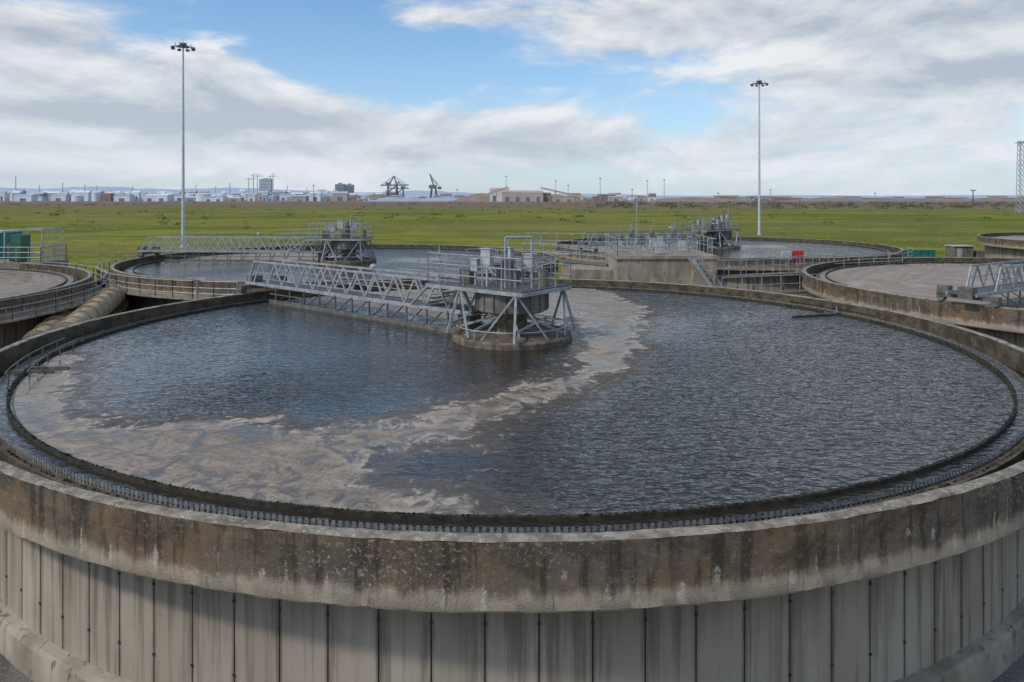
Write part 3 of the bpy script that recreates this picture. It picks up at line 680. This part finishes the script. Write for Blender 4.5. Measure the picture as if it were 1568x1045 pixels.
warehouse(800,62,17,1380,H_tan,H_tan); warehouse(765,30,21,1390,H_white,H_tan); warehouse(828,30,14,1375,H_red,H_brown); warehouse(862,34,9,1370,H_tan,H_tan)
root=empty('conveyor_gallery',(0,0,0)); k=MB(); Y=1360
def W(px,py,Y): return (X(px,Y),Y,8.7+(302-py)*Y/F)
k.beam(W(720,306,Y),W(778,287,Y),4,3); k.beam(W(828,288,Y),W(905,305,Y),4,3)
for px,py in ((740,299),(760,293),(850,293),(880,300)): 
    p=W(px,py,Y); k.beam((p[0],Y,0),p,1.5,1.5)
k.build('gallery',H_tan,root)
for px,tp in ((775,270),(851,277),(870,284),(919,273),(968,290),(991,277),(1017,275),(1180,291),(1100,296),(700,290),(480,284),(1340,296)):
    Y=1500; root=empty('lamp_mast',(X(px,Y),Y,0)); h=(302-tp)*Y/F+8.7; k=MB(); k.tube((0,0,0),(0,0,h),.8,6,.5); k.box((0,0,h),(3.2,3.2,1.4)); k.beam((-2.5,0,h-1),(2.5,0,h-1),.6,.6); k.build('mast',H_grey,root)
root=empty('lattice_floodlight_tower',(277,400,0)); k=MB(); Hh=38.3
for sx in (-1,1):
    for sy in (-1,1): k.beam((sx*1.5,sy*1.5,0),(sx*.9,sy*.9,Hh),.2,.2)
N_=14
for i in range(N_):
    z0=Hh*i/N_; z1=Hh*(i+1)/N_; w0=1.5-.6*i/N_; w1=1.5-.6*(i+1)/N_
    for sy in (-1,1): k.beam((-w0,sy*w0,z0),(w1,sy*w1,z1),.12,.12); k.beam((w0,sy*w0,z0),(-w1,sy*w1,z1),.12,.12); k.beam((sy*w0,-w0,z0),(sy*w1,w1,z1),.12,.12)
k.box((0,0,Hh),(5,3,.25)); k.box((0,-1.5,Hh+.9),(5,.1,.1))
for i in range(5): k.box((-2.2+i*1.1,-1.4,Hh+.45),(.6,.4,.6))
k.build('lattice',H_grey,root)
root=empty('lattice_floodlight_tower',(X(1490,800),800,0)); k=MB(); k.beam((0,0,0),(0,0,16),.8,.8); k.box((0,0,16),(6,2,1)); k.beam((-1.5,0,0),(0,0,12),.4,.4); k.beam((1.5,0,0),(0,0,12),.4,.4); k.build('lattice',H_dark,root)
# ------------------------------------------------------------------ world / sun
sunaz=math.radians(238); sunel=math.radians(44)
w=bpy.data.worlds.new('World'); scene.world=w; w.use_nodes=True; t=NT(w.node_tree)
bg=w.node_tree.nodes['Background']
sky=t.N.new('ShaderNodeTexSky'); sky.sky_type='NISHITA'; sky.sun_disc=False; sky.sun_elevation=sunel; sky.sun_rotation=sunaz; sky.altitude=10; sky.air_density=1.0; sky.dust_density=.8; sky.ozone_density=1.6
g=t.coord('Generated'); s=t.sep(g)
az=t.math('ARCTAN2',s[0],s[1]); el=s[2]
def blob(px,py,sx,sy,amp):
    u=(px-784)/F; v=(302-py)/F; a0=math.atan(u); e0=math.sin(math.atan(v/math.sqrt(1+u*u))); c=math.cos(a0)
    A=t.math('DIVIDE',t.math('SUBTRACT',az,a0),sx/F*c*c*1.1); B=t.math('DIVIDE',t.math('SUBTRACT',el,e0),sy/F*c)
    q=t.math('ADD',t.math('MULTIPLY',A,A),t.math('MULTIPLY',B,B))
    return t.math('MULTIPLY',t.math('EXPONENT',t.math('MULTIPLY',q,-1)),amp)
tot=None
for bl in ((60,150,300,90,.42),(360,205,280,60,.40),(640,215,210,34,.32),(770,208,90,18,.24),(1050,240,330,26,.20),
           (430,40,230,45,-.14),(640,85,220,50,-.22),(1000,150,180,30,-.04),
           (690,25,80,14,.24),(1120,30,260,42,.36),(1420,50,260,80,.42),(1420,130,220,40,.28),(1300,200,300,26,.14),(0,40,130,34,.22)):
    bb=blob(*bl); tot=bb if tot is None else t.math('ADD',tot,bb)
def cn(off): 
    v=t.scale(g,(1,1,2.8),(0.3,.7,off)); return t.noise(v,4.6,7,.60,.3)
c0=cn(0.0); c1=cn(.06)
dens=t.math('ADD',c0,tot)
mask=t.ramp(dens,.42,.69)
lit=t.math('ADD',.56,t.math('MULTIPLY',t.math('SUBTRACT',c0,c1),3.4),clamp=True)
thick=t.ramp(dens,.66,1.05)
lit=t.math('SUBTRACT',lit,t.math('MULTIPLY',thick,.30),clamp=True)
cc=t.mix(lit,(.46,.52,.61),(1.0,1.0,1.0))
sk=t.N.new('ShaderNodeVectorMath'); sk.operation='SCALE'; t.set(sk.inputs[0],cc); sk.inputs['Scale'].default_value=9.0
skm=t.mix(1.0,sky.outputs[0],(1.02,1.36,1.60),'MULTIPLY')
col=t.mix(t.math('MULTIPLY',mask,.95),skm,sk.outputs[0])
haze=t.math('EXPONENT',t.math('MULTIPLY',t.math('MAXIMUM',el,0),-9.5))
col=t.mix(t.math('MULTIPLY',haze,.68),col,(6.8,7.5,8.4))
t.set(bg.inputs['Color'],col); bg.inputs['Strength'].default_value=.1
sd=Vector((math.sin(sunaz)*math.cos(sunel),math.cos(sunaz)*math.cos(sunel),math.sin(sunel)))
sl=bpy.data.lights.new('sun','SUN'); sl.energy=2.0; sl.angle=math.radians(5); sl.color=(1,.93,.84)
so=bpy.data.objects.new('sun',sl); scene.collection.objects.link(so); so.rotation_euler=sd.to_track_quat('Z','Y').to_euler(); so.location=(-40,-30,50)
# ------------------------------------------------------------------ camera
cam=bpy.data.cameras.new('camera'); co_=bpy.data.objects.new('camera',cam); scene.collection.objects.link(co_)
co_.location=(0,0,CAMH); co_.rotation_euler=(math.radians(90),0,0)
cam.sensor_width=36; cam.lens=F/1568*36; cam.shift_y=-220.5/1568; cam.clip_end=120000; cam.clip_start=.1
scene.camera=co_
scene.view_settings.view_transform='Standard'; scene.view_settings.look='None'; scene.view_settings.exposure=0
